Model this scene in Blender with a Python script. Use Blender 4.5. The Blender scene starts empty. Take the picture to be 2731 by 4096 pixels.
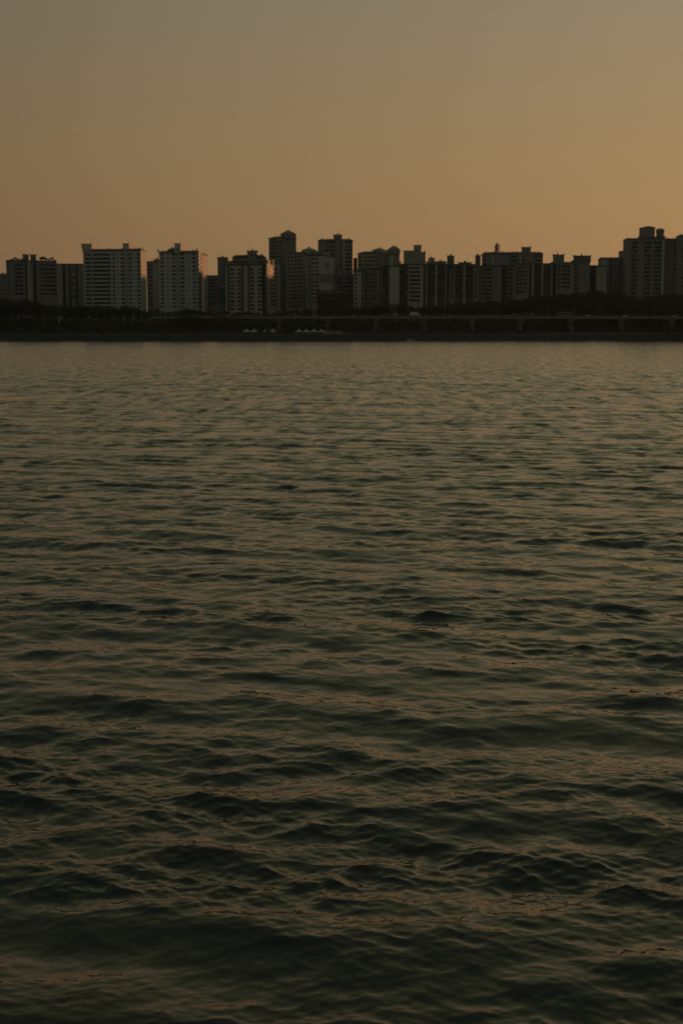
import bpy, bmesh, math, random
import numpy as np
from mathutils import Vector
R = math.radians
random.seed(7)
rng = np.random.default_rng(77)
S = bpy.context.scene

# ------------------------------------------------------------------ camera
CAM_H, PITCH, LENS = 5.0, R(7.2), 50.0
F = LENS / 36 * 4096                       # focal length in photograph pixels
cam = bpy.data.objects.new('camera', bpy.data.cameras.new('camera'))
S.collection.objects.link(cam); S.camera = cam
cam.location = (0, 0, CAM_H); cam.rotation_euler = (R(90) - PITCH, 0, 0)
cam.data.sensor_fit = 'VERTICAL'; cam.data.sensor_height = 36; cam.data.lens = LENS
cam.data.clip_start = 0.1; cam.data.clip_end = 20000
cam.data.dof.use_dof = True; cam.data.dof.focus_distance = 16; cam.data.dof.aperture_fstop = 3.4

# ------------------------------------------------------------------ sky
SUN_AZ, SUN_EL = R(32), R(2.6)             # azimuth to the right of the view axis (+Y)
W = bpy.data.worlds.new('World'); S.world = W; W.use_nodes = True
nt = W.node_tree; N = nt.nodes; L = nt.links
bg = N['Background']; bg.inputs[1].default_value = 1.0
sky = N.new('ShaderNodeTexSky'); sky.sky_type = 'NISHITA'; sky.sun_disc = False
sky.sun_elevation = SUN_EL; sky.sun_rotation = SUN_AZ; sky.dust_density = 2.0
tc = N.new('ShaderNodeTexCoord'); sep = N.new('ShaderNodeSeparateXYZ'); L.new(tc.outputs['Generated'], sep.inputs[0])
ramp = N.new('ShaderNodeValToRGB'); L.new(sep.outputs['Z'], ramp.inputs[0])
def lin(c): return tuple(((v/255+.055)/1.055)**2.4 if v > 10 else v/255/12.92 for v in c) + (1,)
stops = [(0.0, (144,112,84)), (0.06, (147,116,81)), (0.12, (146,121,85)), (0.22, (136,124,100)),
         (0.32, (122,120,88)), (0.48, (106,110,84)), (0.7, (87,96,85)), (1.0, (78,87,79))]
e = ramp.color_ramp.elements
e[0].position, e[0].color = stops[0][0], lin(stops[0][1])
e[1].position, e[1].color = stops[-1][0], lin(stops[-1][1])
for p, c in stops[1:-1]:
    n = e.new(p); n.color = lin(c)
def math_node(tree, op, a, b=None, clamp=False):
    m = tree.nodes.new('ShaderNodeMath'); m.operation = op; m.use_clamp = clamp
    for i, v in enumerate((a, b)):
        if v is None: continue
        if isinstance(v, (int, float)): m.inputs[i].default_value = v
        else: tree.links.new(v, m.inputs[i])
    return m.outputs[0]
# brighter towards the sun, dimmer away from it and behind the viewer
sd = math_node(nt, 'ADD', math_node(nt, 'MULTIPLY', sep.outputs['X'], math.sin(SUN_AZ)),
               math_node(nt, 'MULTIPLY', sep.outputs['Y'], math.cos(SUN_AZ)))
mr = N.new('ShaderNodeMapRange'); mr.interpolation_type = 'LINEAR'
L.new(sd, mr.inputs[0])
mr.inputs[1].default_value = -1; mr.inputs[2].default_value = 1; mr.inputs[3].default_value = 0.0; mr.inputs[4].default_value = 1.0
fr = N.new('ShaderNodeValToRGB'); L.new(mr.outputs[0], fr.inputs[0])
fe = fr.color_ramp.elements
fe[0].position, fe[0].color = 0.0, (.58, .68, .80, 1)
fe[1].position, fe[1].color = 1.0, (1.3, 1.25, 1.15, 1)
for p, c in ((0.5, (.58, .65, .74)), (0.68, (.60, .63, .67)), (0.85, (.70, .70, .71)), (0.924, (.93, .92, .91)), (0.974, (1.09, 1.08, 1.07))):
    k = fe.new(p); k.color = c + (1,)
mul = N.new('ShaderNodeMixRGB'); mul.blend_type = 'MULTIPLY'; mul.inputs[0].default_value = 1
L.new(ramp.outputs[0], mul.inputs[1]); L.new(fr.outputs[0], mul.inputs[2])
sm = N.new('ShaderNodeMixRGB'); sm.blend_type = 'ADD'; sm.inputs[0].default_value = 0.006
L.new(mul.outputs[0], sm.inputs[1]); L.new(sky.outputs[0], sm.inputs[2])
L.new(sm.outputs[0], bg.inputs[0])

# ------------------------------------------------------------------ sun
sl = bpy.data.lights.new('sun', 'SUN'); sl.energy = 2.8; sl.angle = R(0.6); sl.color = (1, .42, .17)
so = bpy.data.objects.new('sun', sl); S.collection.objects.link(so)
sdir = Vector((math.sin(SUN_AZ)*math.cos(SUN_EL), math.cos(SUN_AZ)*math.cos(SUN_EL), math.sin(SUN_EL)))
so.rotation_euler = sdir.to_track_quat('Z', 'Y').to_euler()
S.view_settings.view_transform = 'Standard'; S.view_settings.look = 'None'
S.view_settings.exposure = 0; S.view_settings.gamma = 1
S.cycles.max_bounces = 6; S.cycles.caustics_reflective = False; S.cycles.caustics_refractive = False

# ------------------------------------------------------------------ helpers
sp_, cp_ = math.sin(PITCH), math.cos(PITCH)
def P(px, py, Y):
    dx = (px - 1365.5) / F; dz = -(py - 2048) / F
    t = Y / (cp_ + dz * sp_)
    return Vector((dx * t, Y, CAM_H + (dz * cp_ - sp_) * t))
def ZZ(py, Y): return P(1365, py, Y).z
def TX(px, py=1100): p = P(px, py, 1.0); return p.x       # X / Y of a photograph column
def sstep(a, b, x):
    t = min(1, max(0, (x - a) / (b - a))); return t*t*(3-2*t)
def shore(x): return 780 + 160 * sstep(20, 260, x)
def deckY(x): return 880 + 70 * sstep(20, 240, x)
def ground(x, y):
    s = shore(x); d = y - s
    z = -1.5 if d < -8 else -1.5 + 1.5 * (d + 8) / 8 if d < 0 else min(1, d / 11) * 3.9
    rise = sstep(deckY(x) - s - 8, deckY(x) - s + 45, d)
    z += rise * (7 + 10 * sstep(90, 210, x))
    if x < -60:                                     # the planted bank at the left comes nearer
        z += sstep(-60, -150, x) * sstep(45, 110, d) * (1 - rise) * 4
    return z

class MB:
    def __init__(s): s.v, s.f, s.m = [], [], []
    def box(s, x0, x1, y0, y1, z0, z1, m=0):
        b = len(s.v)
        s.v += [(x, y, z) for z in (z0, z1) for y in (y0, y1) for x in (x0, x1)]
        for q in ((0,2,3,1), (4,5,7,6), (0,1,5,4), (2,6,7,3), (0,4,6,2), (1,3,7,5)):
            s.f.append(tuple(b+i for i in q)); s.m.append(m)
        return s
    def frustum(s, x0, x1, y0, y1, z0, z1, ix, iy, m=0):
        b = len(s.v)
        s.v += [(x0,y0,z0),(x1,y0,z0),(x0,y1,z0),(x1,y1,z0),
                (x0+ix,y0+iy,z1),(x1-ix,y0+iy,z1),(x0+ix,y1-iy,z1),(x1-ix,y1-iy,z1)]
        for q in ((0,2,3,1), (4,5,7,6), (0,1,5,4), (2,6,7,3), (0,4,6,2), (1,3,7,5)):
            s.f.append(tuple(b+i for i in q)); s.m.append(m)
        return s
    def prism(s, prof, y0, y1, m=0):                 # profile in x,z, counter-clockwise seen from -y
        b = len(s.v); n = len(prof)
        s.v += [(x, y0, z) for x, z in prof] + [(x, y1, z) for x, z in prof]
        s.f.append(tuple(range(b, b+n))); s.m.append(m)
        s.f.append(tuple(range(b+2*n-1, b+n-1, -1))); s.m.append(m)
        for i in range(n):
            j = (i+1) % n; s.f.append((b+i, b+n+i, b+n+j, b+j)); s.m.append(m)
        return s
    def prismx(s, prof, x0, x1, m=0):                # profile in y,z
        b = len(s.v); n = len(prof)
        s.v += [(x0, y, z) for y, z in prof] + [(x1, y, z) for y, z in prof]
        s.f.append(tuple(range(b+n-1, b-1, -1))); s.m.append(m)
        s.f.append(tuple(range(b+n, b+2*n))); s.m.append(m)
        for i in range(n):
            j = (i+1) % n; s.f.append((b+i, b+j, b+n+j, b+n+i)); s.m.append(m)
        return s
    def cyl(s, x, y, z0, z1, r0, r1=None, n=8, m=0):
        r1 = r0 if r1 is None else r1; b = len(s.v)
        for z, r in ((z0, r0), (z1, r1)):
            s.v += [(x+r*math.cos(2*math.pi*i/n), y+r*math.sin(2*math.pi*i/n), z) for i in range(n)]
        for i in range(n):
            j = (i+1) % n; s.f.append((b+i, b+j, b+n+j, b+n+i)); s.m.append(m)
        s.f.append(tuple(range(b+n-1, b-1, -1))); s.m.append(m)
        s.f.append(tuple(range(b+n, b+2*n))); s.m.append(m)
        return s
    def tube(s, a, b_, r0, r1, n=5, m=0):
        a, b_ = Vector(a), Vector(b_); q = (b_-a).to_track_quat('Z', 'Y'); b = len(s.v)
        for c, r in ((a, r0), (b_, r1)):
            s.v += [tuple(c + q @ Vector((r*math.cos(2*math.pi*i/n), r*math.sin(2*math.pi*i/n), 0))) for i in range(n)]
        for i in range(n):
            j = (i+1) % n; s.f.append((b+i, b+j, b+n+j, b+n+i)); s.m.append(m)
        return s
    def mesh(s, name, mats):
        me = bpy.data.meshes.new(name); me.from_pydata(s.v, [], s.f)
        for m in mats: me.materials.append(m)
        me.polygons.foreach_set('material_index', s.m); me.update()
        return me
def obj(name, me, parent=None, loc=(0,0,0), rotz=0.0):
    o = bpy.data.objects.new(name, me); S.collection.objects.link(o)
    o.parent = parent; o.location = loc; o.rotation_euler = (0, 0, rotz)
    return o
def tag(o, label=None, cat=None, group=None, kind=None):
    for k, v in (('label', label), ('category', cat), ('group', group), ('kind', kind)):
        if v: o[k] = v
    return o
def thing(name, label, cat, loc=(0,0,0), rotz=0.0, group=None):
    return tag(obj(name, None, None, loc, rotz), label, cat, group)

# ------------------------------------------------------------------ materials
def mat(name, col, rough=.8, var=.15, scale=.6, metal=0, col2=None, streak=False):
    m = bpy.data.materials.new(name); m.use_nodes = True; t = m.node_tree; b = t.nodes['Principled BSDF']
    b.inputs['Roughness'].default_value = rough; b.inputs['Metallic'].default_value = metal
    tcn = t.nodes.new('ShaderNodeTexCoord'); no = t.nodes.new('ShaderNodeTexNoise'); no.inputs['Scale'].default_value = scale
    no.inputs['Detail'].default_value = 5
    src = tcn.outputs['Object']
    if streak:
        mp = t.nodes.new('ShaderNodeMapping'); mp.inputs['Scale'].default_value = (1.6, 1.6, .12); t.links.new(src, mp.inputs[0]); src = mp.outputs[0]
    t.links.new(src, no.inputs['Vector'])
    r = t.nodes.new('ShaderNodeValToRGB'); t.links.new(no.outputs['Fac'], r.inputs[0])
    r.color_ramp.elements[0].position = .3; r.color_ramp.elements[1].position = .7
    c2 = col2 or tuple(min(1, c*(1+var)) for c in col)
    r.color_ramp.elements[0].color = tuple(c*(1-var) for c in col) + (1,); r.color_ramp.elements[1].color = tuple(c2) + (1,)
    t.links.new(r.outputs[0], b.inputs['Base Color'])
    return m
WALLS = {
 'cool': mat('painted concrete cool', (.36,.39,.40), var=.12, streak=True),
 'pale': mat('painted concrete pale', (.34,.355,.33), var=.12, streak=True),
 'lilac': mat('painted concrete lilac grey', (.18,.18,.20), var=.12, streak=True),
 'olive': mat('olive grey concrete and side-lit strips', (.27,.28,.23), var=.15, streak=True),  # also carries the side light painted onto two block fronts
 'grey': mat('painted concrete mid grey', (.165,.178,.17), var=.15, streak=True),
 'dark': mat('painted concrete dark grey', (.11,.12,.115), var=.2, streak=True),
 'brick': mat('brown brick', (.085,.06,.038), var=.25, scale=1.5),
 'brown': mat('brown panel and painted sunlit slit', (.16,.12,.09), var=.2, streak=True),  # also the painted sunlit slit on the lantern block
 'red': mat('red brown tile cladding', (.052,.018,.011), var=.3, scale=.8),
 'teal': mat('teal painted panel', (.03,.09,.11), var=.2, streak=True),
}
M_ROOF = mat('dark roof sheet', (.035,.04,.036), .7, .3)
M_GLASS = mat('dark window glass', (.018,.020,.020), .7, .3, 2)
M_GLASS.node_tree.nodes['Principled BSDF'].inputs['Specular IOR Level'].default_value = .25
M_FRAME = mat('window frame', (.16,.17,.17), .5, .1)
M_SHUT = mat('pale curtain behind glass', (.10,.10,.095), .5, .4, .8)
M_CONC = mat('weathered concrete', (.13,.135,.118), .9, .3, .3)
M_CONCD = mat('stained concrete', (.075,.078,.068), .9, .35, .2)
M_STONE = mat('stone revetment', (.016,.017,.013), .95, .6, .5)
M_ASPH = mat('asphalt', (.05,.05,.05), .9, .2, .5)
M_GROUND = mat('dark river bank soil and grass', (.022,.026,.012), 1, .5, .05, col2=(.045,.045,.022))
M_BARK = mat('bark', (.035,.028,.02), .9, .3, 3)
M_LEAVES = [mat('dark evergreen leaves', (.020,.027,.012), .8, .5, .5), mat('spring green leaves', (.050,.055,.014), .8, .4, .5),
            mat('brown budding twigs', (.042,.036,.022), .9, .4, .5), mat('deep green leaves', (.030,.036,.014), .8, .5, .5)]
M_WHITE = mat('white canvas', (.38,.38,.40), .8, .06, 1)
M_STEEL = mat('galvanised steel', (.22,.23,.22), .5, .15, 2, metal=.4)
M_RUBBER = mat('tyre rubber', (.02,.02,.02), .9, .1)
M_BIRD = mat('dark feathers', (.03,.026,.02), .8, .2, 20)

# ------------------------------------------------------------------ water: real wave relief, finer near the bank where the viewer stands
def make_water():
    t_in = np.linspace(-math.tan(R(15.3)), math.tan(R(15.3)), 1050)
    t_out = np.array([.29, .33, .4, .5, .65, .85, 1.1, 1.5])
    tx = np.concatenate([-t_out[::-1], t_in, t_out])
    sy = np.concatenate([np.linspace(5.2, 60, 330), np.linspace(60.3, 300, 520)[0:], np.linspace(300.8, 800, 640)])
    Ys = CAM_H * LENS/36*1024 / sy[::-1]                 # near to far
    Ys = np.concatenate([[-400, -50, 2, 5.5], Ys, ])
    nx, ny = len(tx), len(Ys)
    Y = np.repeat(Ys[:, None], nx, 1).astype(np.float32)
    X = (tx[None, :] * np.maximum(np.abs(Ys[:, None]), 60 if False else 7)).astype(np.float32)
    X[:3] = (tx * 60)[None, :]; X[3] = tx * 8
    dd = np.gradient(Ys)[:, None].astype(np.float32)
    Z = np.zeros_like(X); DX = np.zeros_like(X); DY = np.zeros_like(X)
    miss = np.zeros((ny, 1), np.float32)
    lam = np.concatenate([np.geomspace(4.5, 1.6, 26), np.geomspace(1.5, .31, 95), np.geomspace(.30, .10, 110), np.geomspace(.098, .05, 60)])
    # slow patches where the breeze is stronger or weaker
    gust = np.zeros_like(X)
    for k in range(26):
        l = math.exp(rng.uniform(math.log(1.3), math.log(14))); a = rng.normal(0, .9)
        gust += np.sin(2*math.pi/l*(X*math.sin(a)*.7 + Y*math.cos(a)) + rng.uniform(0, 6.28)).astype(np.float32)
    gust = np.clip(np.exp(.34 * gust / math.sqrt(13)), .55, 2.2)
    for l in lam:
        k = 2*math.pi / l
        spread = .42 if l > 1.58 else .60 if l > .7 else (.68 if l > .22 else .85)
        a = rng.normal(R(13), spread)
        # slope contributed by this component
        if l > 1.58: s = .0165 * (1.6/l)**.5
        elif l > .305: s = .0126
        elif l > .099: s = .0088
        else: s = .0042
        s *= rng.uniform(.6, 1.4)
        kx, ky = k*math.sin(a), k*math.cos(a)
        fade = np.clip((l/np.maximum(dd, 1e-4)*max(.2, 1/abs(math.cos(a)+1e-3) if abs(math.cos(a)) > .3 else 3) - 1.6) / 2.0, 0, 1).astype(np.float32)
        miss += (1 - fade**2) * s*s/2
        if not fade.any(): continue
        rows = np.where(fade[:, 0] > 0)[0]; r0, r1 = rows[0], rows[-1] + 1
        ph = kx*X[r0:r1] + ky*Y[r0:r1] + np.float32(rng.uniform(0, 6.28))
        A = (s/k) * fade[r0:r1] * (gust[r0:r1] if l < 1.58 else 1)
        c = np.cos(ph); sn = np.sin(ph)
        Z[r0:r1] += A * c
        q = 1.05
        DX[r0:r1] -= q*A*(kx/k)*sn; DY[r0:r1] -= q*A*(ky/k)*sn
    nox = np.abs(tx) > math.tan(R(15.4))
    X2, Y2 = X + DX, Y + DY
    co = np.stack([X2, Y2, Z], -1).reshape(-1, 3).astype(np.float32)
    me = bpy.data.meshes.new('water')
    nq = (nx-1)*(ny-1)
    i = np.arange(ny-1)[:, None]*nx + np.arange(nx-1)[None, :]
    q = np.stack([i, i+1, i+nx+1, i+nx], -1).reshape(-1).astype(np.int32)
    me.vertices.add(nx*ny); me.vertices.foreach_set('co', co.reshape(-1))
    me.loops.add(nq*4); me.loops.foreach_set('vertex_index', q)
    me.polygons.add(nq); me.polygons.foreach_set('loop_start', np.arange(nq, dtype=np.int32)*4)
    me.polygons.foreach_set('loop_total', np.full(nq, 4, np.int32))
    me.polygons.foreach_set('use_smooth', np.ones(nq, bool))
    at = me.attributes.new('ripple', 'FLOAT', 'POINT')
    rip = np.sqrt(miss + 0*X) * np.clip(gust, .8, 1.2)
    rip[:, nox] = rip.max()
    at.data.foreach_set('value', rip.reshape(-1).astype(np.float32))
    me.update(); me.validate()
    m = bpy.data.materials.new('river water'); m.use_nodes = True; t = m.node_tree; b = t.nodes['Principled BSDF']
    b.inputs['Base Color'].default_value = (.020, .022, .014, 1); b.inputs['Roughness'].default_value = .04
    b.inputs['IOR'].default_value = 1.47; b.inputs['Specular Tint'].default_value = (1, .985, .86, 1)   # silty yellow green base; the tint colours its reflections yellower
    tcn = t.nodes.new('ShaderNodeTexCoord'); geo = t.nodes.new('ShaderNodeNewGeometry')
    def slope(scale, stretch, detail):
        mp = t.nodes.new('ShaderNodeMapping'); mp.inputs['Scale'].default_value = (stretch, 1, 1); mp.inputs['Rotation'].default_value = (0, 0, R(8))
        t.links.new(tcn.outputs['Object'], mp.inputs[0])
        no = t.nodes.new('ShaderNodeTexNoise'); no.inputs['Scale'].default_value = scale; no.inputs['Detail'].default_value = detail
        no.inputs['Roughness'].default_value = .6
        t.links.new(mp.outputs[0], no.inputs['Vector'])
        s = t.nodes.new('ShaderNodeVectorMath'); s.operation = 'SUBTRACT'; s.inputs[1].default_value = (.5, .5, .5)
        t.links.new(no.outputs['Color'], s.inputs[0]); return s.outputs[0]
    def vm(op, a, b_):
        n = t.nodes.new('ShaderNodeVectorMath'); n.operation = op; t.links.new(a, n.inputs[0])
        if op == 'SCALE':
            if isinstance(b_, float): n.inputs['Scale'].default_value = b_
            else: t.links.new(b_, n.inputs['Scale'])
        elif isinstance(b_, tuple): n.inputs[1].default_value = b_
        else: t.links.new(b_, n.inputs[1])
        return n.outputs[0]
    atn = t.nodes.new('ShaderNodeAttribute'); atn.attribute_name = 'ripple'
    raw = slope(1.1, .8, 4)
    mpg = t.nodes.new('ShaderNodeMapping'); mpg.inputs['Scale'].default_value = (.9, .13, 1); mpg.inputs['Rotation'].default_value = (0, 0, R(-6)); t.links.new(tcn.outputs['Object'], mpg.inputs[0])
    ng = t.nodes.new('ShaderNodeTexNoise'); ng.inputs['Scale'].default_value = 1.0; ng.inputs['Detail'].default_value = 5; t.links.new(mpg.outputs[0], ng.inputs['Vector'])
    gm = math_node(t, 'POWER', math_node(t, 'MULTIPLY', ng.outputs['Fac'], 1.95), 1.9)
    sx_ = t.nodes.new('ShaderNodeSeparateXYZ'); t.links.new(raw, sx_.inputs[0])
    ay = math_node(t, 'MULTIPLY', math_node(t, 'ADD', math_node(t, 'ABSOLUTE', sx_.outputs['Y']), .035), -8.5)   # lee sides of the wavelets are the steep ones
    cx_ = t.nodes.new('ShaderNodeCombineXYZ'); t.links.new(math_node(t, 'MULTIPLY', sx_.outputs['X'], 2.6), cx_.inputs[0]); t.links.new(math_node(t, 'MULTIPLY', ay, gm), cx_.inputs[1])
    far = vm('SCALE', cx_.outputs[0], atn.outputs['Fac'])
    near = vm('MULTIPLY', slope(14, .5, 2), (.03, .06, 0))
    nn = vm('ADD', vm('ADD', geo.outputs['Normal'], far), near)
    nn = t.nodes.new('ShaderNodeVectorMath').outputs[0] if False else vm('NORMALIZE', nn, (0, 0, 0))
    t.links.new(nn, b.inputs['Normal'])
    me.materials.append(m)
    o = obj('water', me); tag(o, 'rippled dark river water reflecting the amber sky', None, None, 'structure')
    return o
make_water()

# ------------------------------------------------------------------ terrain
def make_ground():
    xs = np.concatenate([np.linspace(-2000, -350, 12), np.linspace(-330, 330, 133), np.linspace(350, 2000, 12)])
    ds = [-12, -8, -4, -1, 0, 3, 6, 9, 11, 14, 20, 30, 45, 60, 75, 85, 92, 100, 108, 116, 125, 135, 145, 160, 185, 220, 300, 450, 800, 1500]
    v = []
    for d in ds:
        for x in xs:
            y = shore(x) + d
            j = (math.sin(x*.21+d) + math.sin(x*.083+d*.3)) * (.25 if 12 < d else .03)
            v.append((x, y, ground(x, y) + j * (d > 30)))
    n = len(xs); f = [(r*n+c, r*n+c+1, (r+1)*n+c+1, (r+1)*n+c) for r in range(len(ds)-1) for c in range(n-1)]
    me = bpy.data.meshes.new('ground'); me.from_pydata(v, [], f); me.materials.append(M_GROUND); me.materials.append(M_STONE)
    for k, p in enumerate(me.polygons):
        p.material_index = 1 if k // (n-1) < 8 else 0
        p.use_smooth = True
    tag(obj('ground', me), 'dark far river bank with stone revetment and grass', None, None, 'structure')
make_ground()
def ribbon(name, x0, x1, yf, zf, w, th, m, step=6):   # a long slab that follows the bank
    b = MB(); xs = np.arange(x0, x1 + .1, step); v = []
    for x in xs:
        y, z = yf(x), zf(x); v += [(x, y, z), (x, y, z+th), (x, y+w, z+th), (x, y+w, z)]
    f = []
    for i in range(len(xs)-1):
        a = i*4
        for q in ((0,4,5,1), (1,5,6,2), (2,6,7,3), (3,7,4,0)): f.append(tuple(a+k for k in q))
    f += [(0,1,2,3), tuple(len(v)-4+k for k in (3,2,1,0))]
    b.v, b.f, b.m = v, f, [0]*len(f)
    return b.mesh(name, [m])
tag(obj('promenade', ribbon('promenade', -300, 300, lambda x: shore(x)+12, lambda x: 3.75, 5, .45, M_CONC)),
    'thin grey riverside walk along the top of the bank', None, None, 'structure')

# ------------------------------------------------------------------ buildings
_win = {}
def window_mesh(w, h, n, curtain=0):
    k = (round(w, 1), round(h, 1), n, curtain)
    if k not in _win:
        w, h = k[0], k[1]; b = MB(); t = min(.1, w*.08)
        b.box(-w/2+t, w/2-t, .04, .10, t, h-t, 0)
        b.box(-w/2, w/2, 0, .14, 0, t, 1).box(-w/2, w/2, 0, .14, h-t, h, 1)
        b.box(-w/2, -w/2+t, 0, .14, t, h-t, 1).box(w/2-t, w/2, 0, .14, t, h-t, 1)
        for i in range(1, n):
            x = -w/2 + w*i/n; b.box(x-.05, x+.05, .01, .13, t, h-t, 1)
        if curtain:
            x = -w/2 + w*(curtain-1)/max(n, 1); b.box(x+.12, x+w/n-.1, .02, .05, t+.05, h-t-.05, 2)
        _win[k] = b.mesh('window', [M_GLASS, M_FRAME, M_SHUT])
    return _win[k]

def building(label, xl, xc, ytop, Y, yaw=10, xr=None, depth=12, wall='pale', core=None, segs=(), row0=None, dy=16.2, nrow=13,
             roof=('flat',), towers=(), pents=(), poles=(), side=(), sseg=(), name='apartment_block', cat='building', group='apartment blocks along the far bank', zb=None):
    th = R(yaw); c, s = math.cos(th), math.sin(th)
    Xc = TX(xc) * Y
    def U(px):                                       # photograph column -> local x on the front (negative, 0 = near corner)
        tl = TX(px); return -(Xc - tl*Y) / (c + tl*s)
    w = -U(xl)
    if xr is not None:
        tr = TX(xr); depth = max(5, min(60, (tr*Y - Xc) / (s - tr*c)))
    base = ground(Xc, min(Y, 1200)) - 2 if zb is None else zb
    top = ZZ(ytop, Y)
    t = thing(name, label, cat, (Xc, Y, base), -th, group)
    H = top - base
    def Zl(py): return ZZ(py, Y) - base
    wm = WALLS[wall]; cm = WALLS[core or wall]
    mats = [wm, cm, WALLS['brick'], WALLS['brown'], M_GLASS, WALLS['pale'], WALLS['lilac'], WALLS['dark'], WALLS['teal'], WALLS['olive']]
    MI = dict(w=0, k=2, n=3, p=5, l=6, d=7, t=8, o=9)
    b = MB(); b.box(-w, 0, .5, depth, 0, H, 0)
    segs = sorted([(U(a), U(e_), k) for a, e_, k in segs])
    cur = -w; full = []
    for a, e_, k in segs:
        a = max(a, -w)
        if a - cur > .15: full.append((cur, a, 'w'))
        full.append((a, min(e_, 0), k)); cur = e_
    if -cur > .15: full.append((cur, 0, 'w'))
    if row0 is None: row0 = ytop + 16
    rows = [Zl(row0 + dy*i) for i in range(nrow)]; rows = [z for z in rows if z > 1.5 and z < H - .8]
    fl = dy / F * Y
    wins = []
    for a, e_, k in full:
        kind, m = k[0], 0
        if len(k) > 1: m = MI[k[1]]
        if kind in 'w' or kind in 'pklndot':
            m = 0 if kind == 'w' else MI[kind]
            b.box(a, e_, -.003*m, .5, 0, H-.003, m); continue
        if kind == 's':                              # recessed stair strip
            b.box(a, e_, .40, .5, 0, H, 4)
            for z in rows: b.box(a+.02, e_-.02, .3, .39, z+.9, z+1.15, 1)
            continue
        if kind == 'f':
            b.box(a, e_, 0, .5, 0, H, m)
            for z in rows: wins.append(((a+e_)/2, -.10, z-.35, min(1.0, (e_-a)*.35), .7, 1))
            continue
        ho = dict(g=1.35, b=1.5, v=1.9)[kind]
        out = dict(g=0, b=-.9, v=-.5)[kind]
        prev = H
        for z in rows:
            z1, z0 = z + ho/2, z - ho/2
            if prev - z1 > .05:
                full_top = prev == H
                b.box(a, e_, 0 if full_top else out, .5, z1, prev, m)
            wins.append(((a+e_)/2, .30, z0, e_-a, ho, max(1, int((e_-a)/1.6))))
            prev = z0
        b.box(a, e_, 0, .5, 0, prev, m)
    swins = []
    for a, e_, k in sseg:                            # relief of the right hand side wall
        def V(px): q = TX(px); return (q*Y - Xc) / (s - q*c)
        a, e_ = max(.6, V(a)), min(depth, V(e_)); m = MI[k[1]] if len(k) > 1 else 0
        if k[0] == 'w': b.box(.01, .5, a, e_, 0, H-.01, m); continue
        if k[0] == 's': b.box(.005, .05, a, e_, 0, H-.01, 7); continue
        prev = H-.01
        for z in rows:
            b.box(.01, .5, a, e_, z+.75, prev, m); swins.append(((a+e_)/2, z-.75, e_-a, 1.5)); prev = z-.75
        b.box(.01, .5, a, e_, 0, prev, m)
    obj('wall', b.mesh('wall', mats), t)
    for y, z, ww, h in swins: obj('side_window', window_mesh(ww, h, max(1, int(ww/1.4))), t, (.2, y, z), R(90))
    # windows: every one its own part; past a hundred, the rest as one part
    for i, (x, y, z, ww, h, n) in enumerate(wins[:98 - 2*0]):
        cur_ = random.choice((0, 0, 0, 1, min(2, n)))
        o = obj('window', window_mesh(ww, h, n, cur_), t, (x, y, z))
    if len(wins) > 98:
        rb = MB()
        for x, y, z, ww, h, n in wins[98:]:
            rb.box(x-ww/2+.08, x+ww/2-.08, y+.04, y+.1, z+.08, z+h-.08, 0)
            for i in range(n+1): rb.box(x-ww/2+i*ww/n-.04, x-ww/2+i*ww/n+.04, y, y+.12, z, z+h, 1)
        tag(obj('window', rb.mesh('window', [M_GLASS, M_FRAME]), t), kind='stuff')
    nside = min(len(rows), 14)
    if side and len(wins) <= 98:
        left = 98 - len(wins)
        for fr0 in side:
            for z in rows[:max(0, min(nside, left))]:
                obj('side_window', window_mesh(1.4, 1.1, 2), t, (-.02, depth*fr0, z-.5), R(90)); left -= 1
    # roof
    rk = roof[0]
    rb = MB()
    if rk == 'flat':
        h = .9; rb.box(-w-.15, .15, -.25, .1, H, H+h).box(-w-.15, .15, depth-.1, depth+.25, H, H+h)
        rb.box(-w-.15, -w+.2, .1, depth-.1, H, H+h).box(-.2, .15, .1, depth-.1, H, H+h).box(-w+.2, -.2, .1, depth-.1, H-.02, H+.15)
    elif rk == 'hip':
        h = roof[1]; ins = roof[2] if len(roof) > 2 else 2.5
        rb.box(-w-.4, .4, -.5, depth+.4, H, H+.35)
        rb.frustum(-w-.3, .3, -.4, depth+.3, H+.35, H+h, ins, depth*.36)
    elif rk == 'horn':
        h = roof[1]
        rb.box(-w-.5, .5, -1.0, depth+.4, H, H+.4)
        rb.frustum(-w-.4, .4, -.9, depth+.3, H+.4, H+h, 1.8, depth*.36)
        for x in (-w-.2, .2):
            sgn = -1 if x < -1 else 1
            rb.prism([(x-.5, H+.4), (x+.5, H+.4), (x+.5*sgn+.15, H+h+1.2), (x+.5*sgn-.15, H+h+1.2)], -.9, .2)
    rt = obj('roof', rb.mesh('roof', [M_ROOF]), t)
    # small things on the roof edge
    for i in range(max(2, int(w/7))):
        cl = MB()
        x = -random.uniform(.05, .95)*w; hh = random.uniform(.5, 1.5); zt = H + (roof[1] if rk != 'flat' else .3)
        cl.box(x-.35, x+.35, depth*.4, depth*.4+.8, zt-.6, zt+hh*.6)
        obj('roof_vent', cl.mesh('roof_vent', [M_ROOF]), rt)
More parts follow.
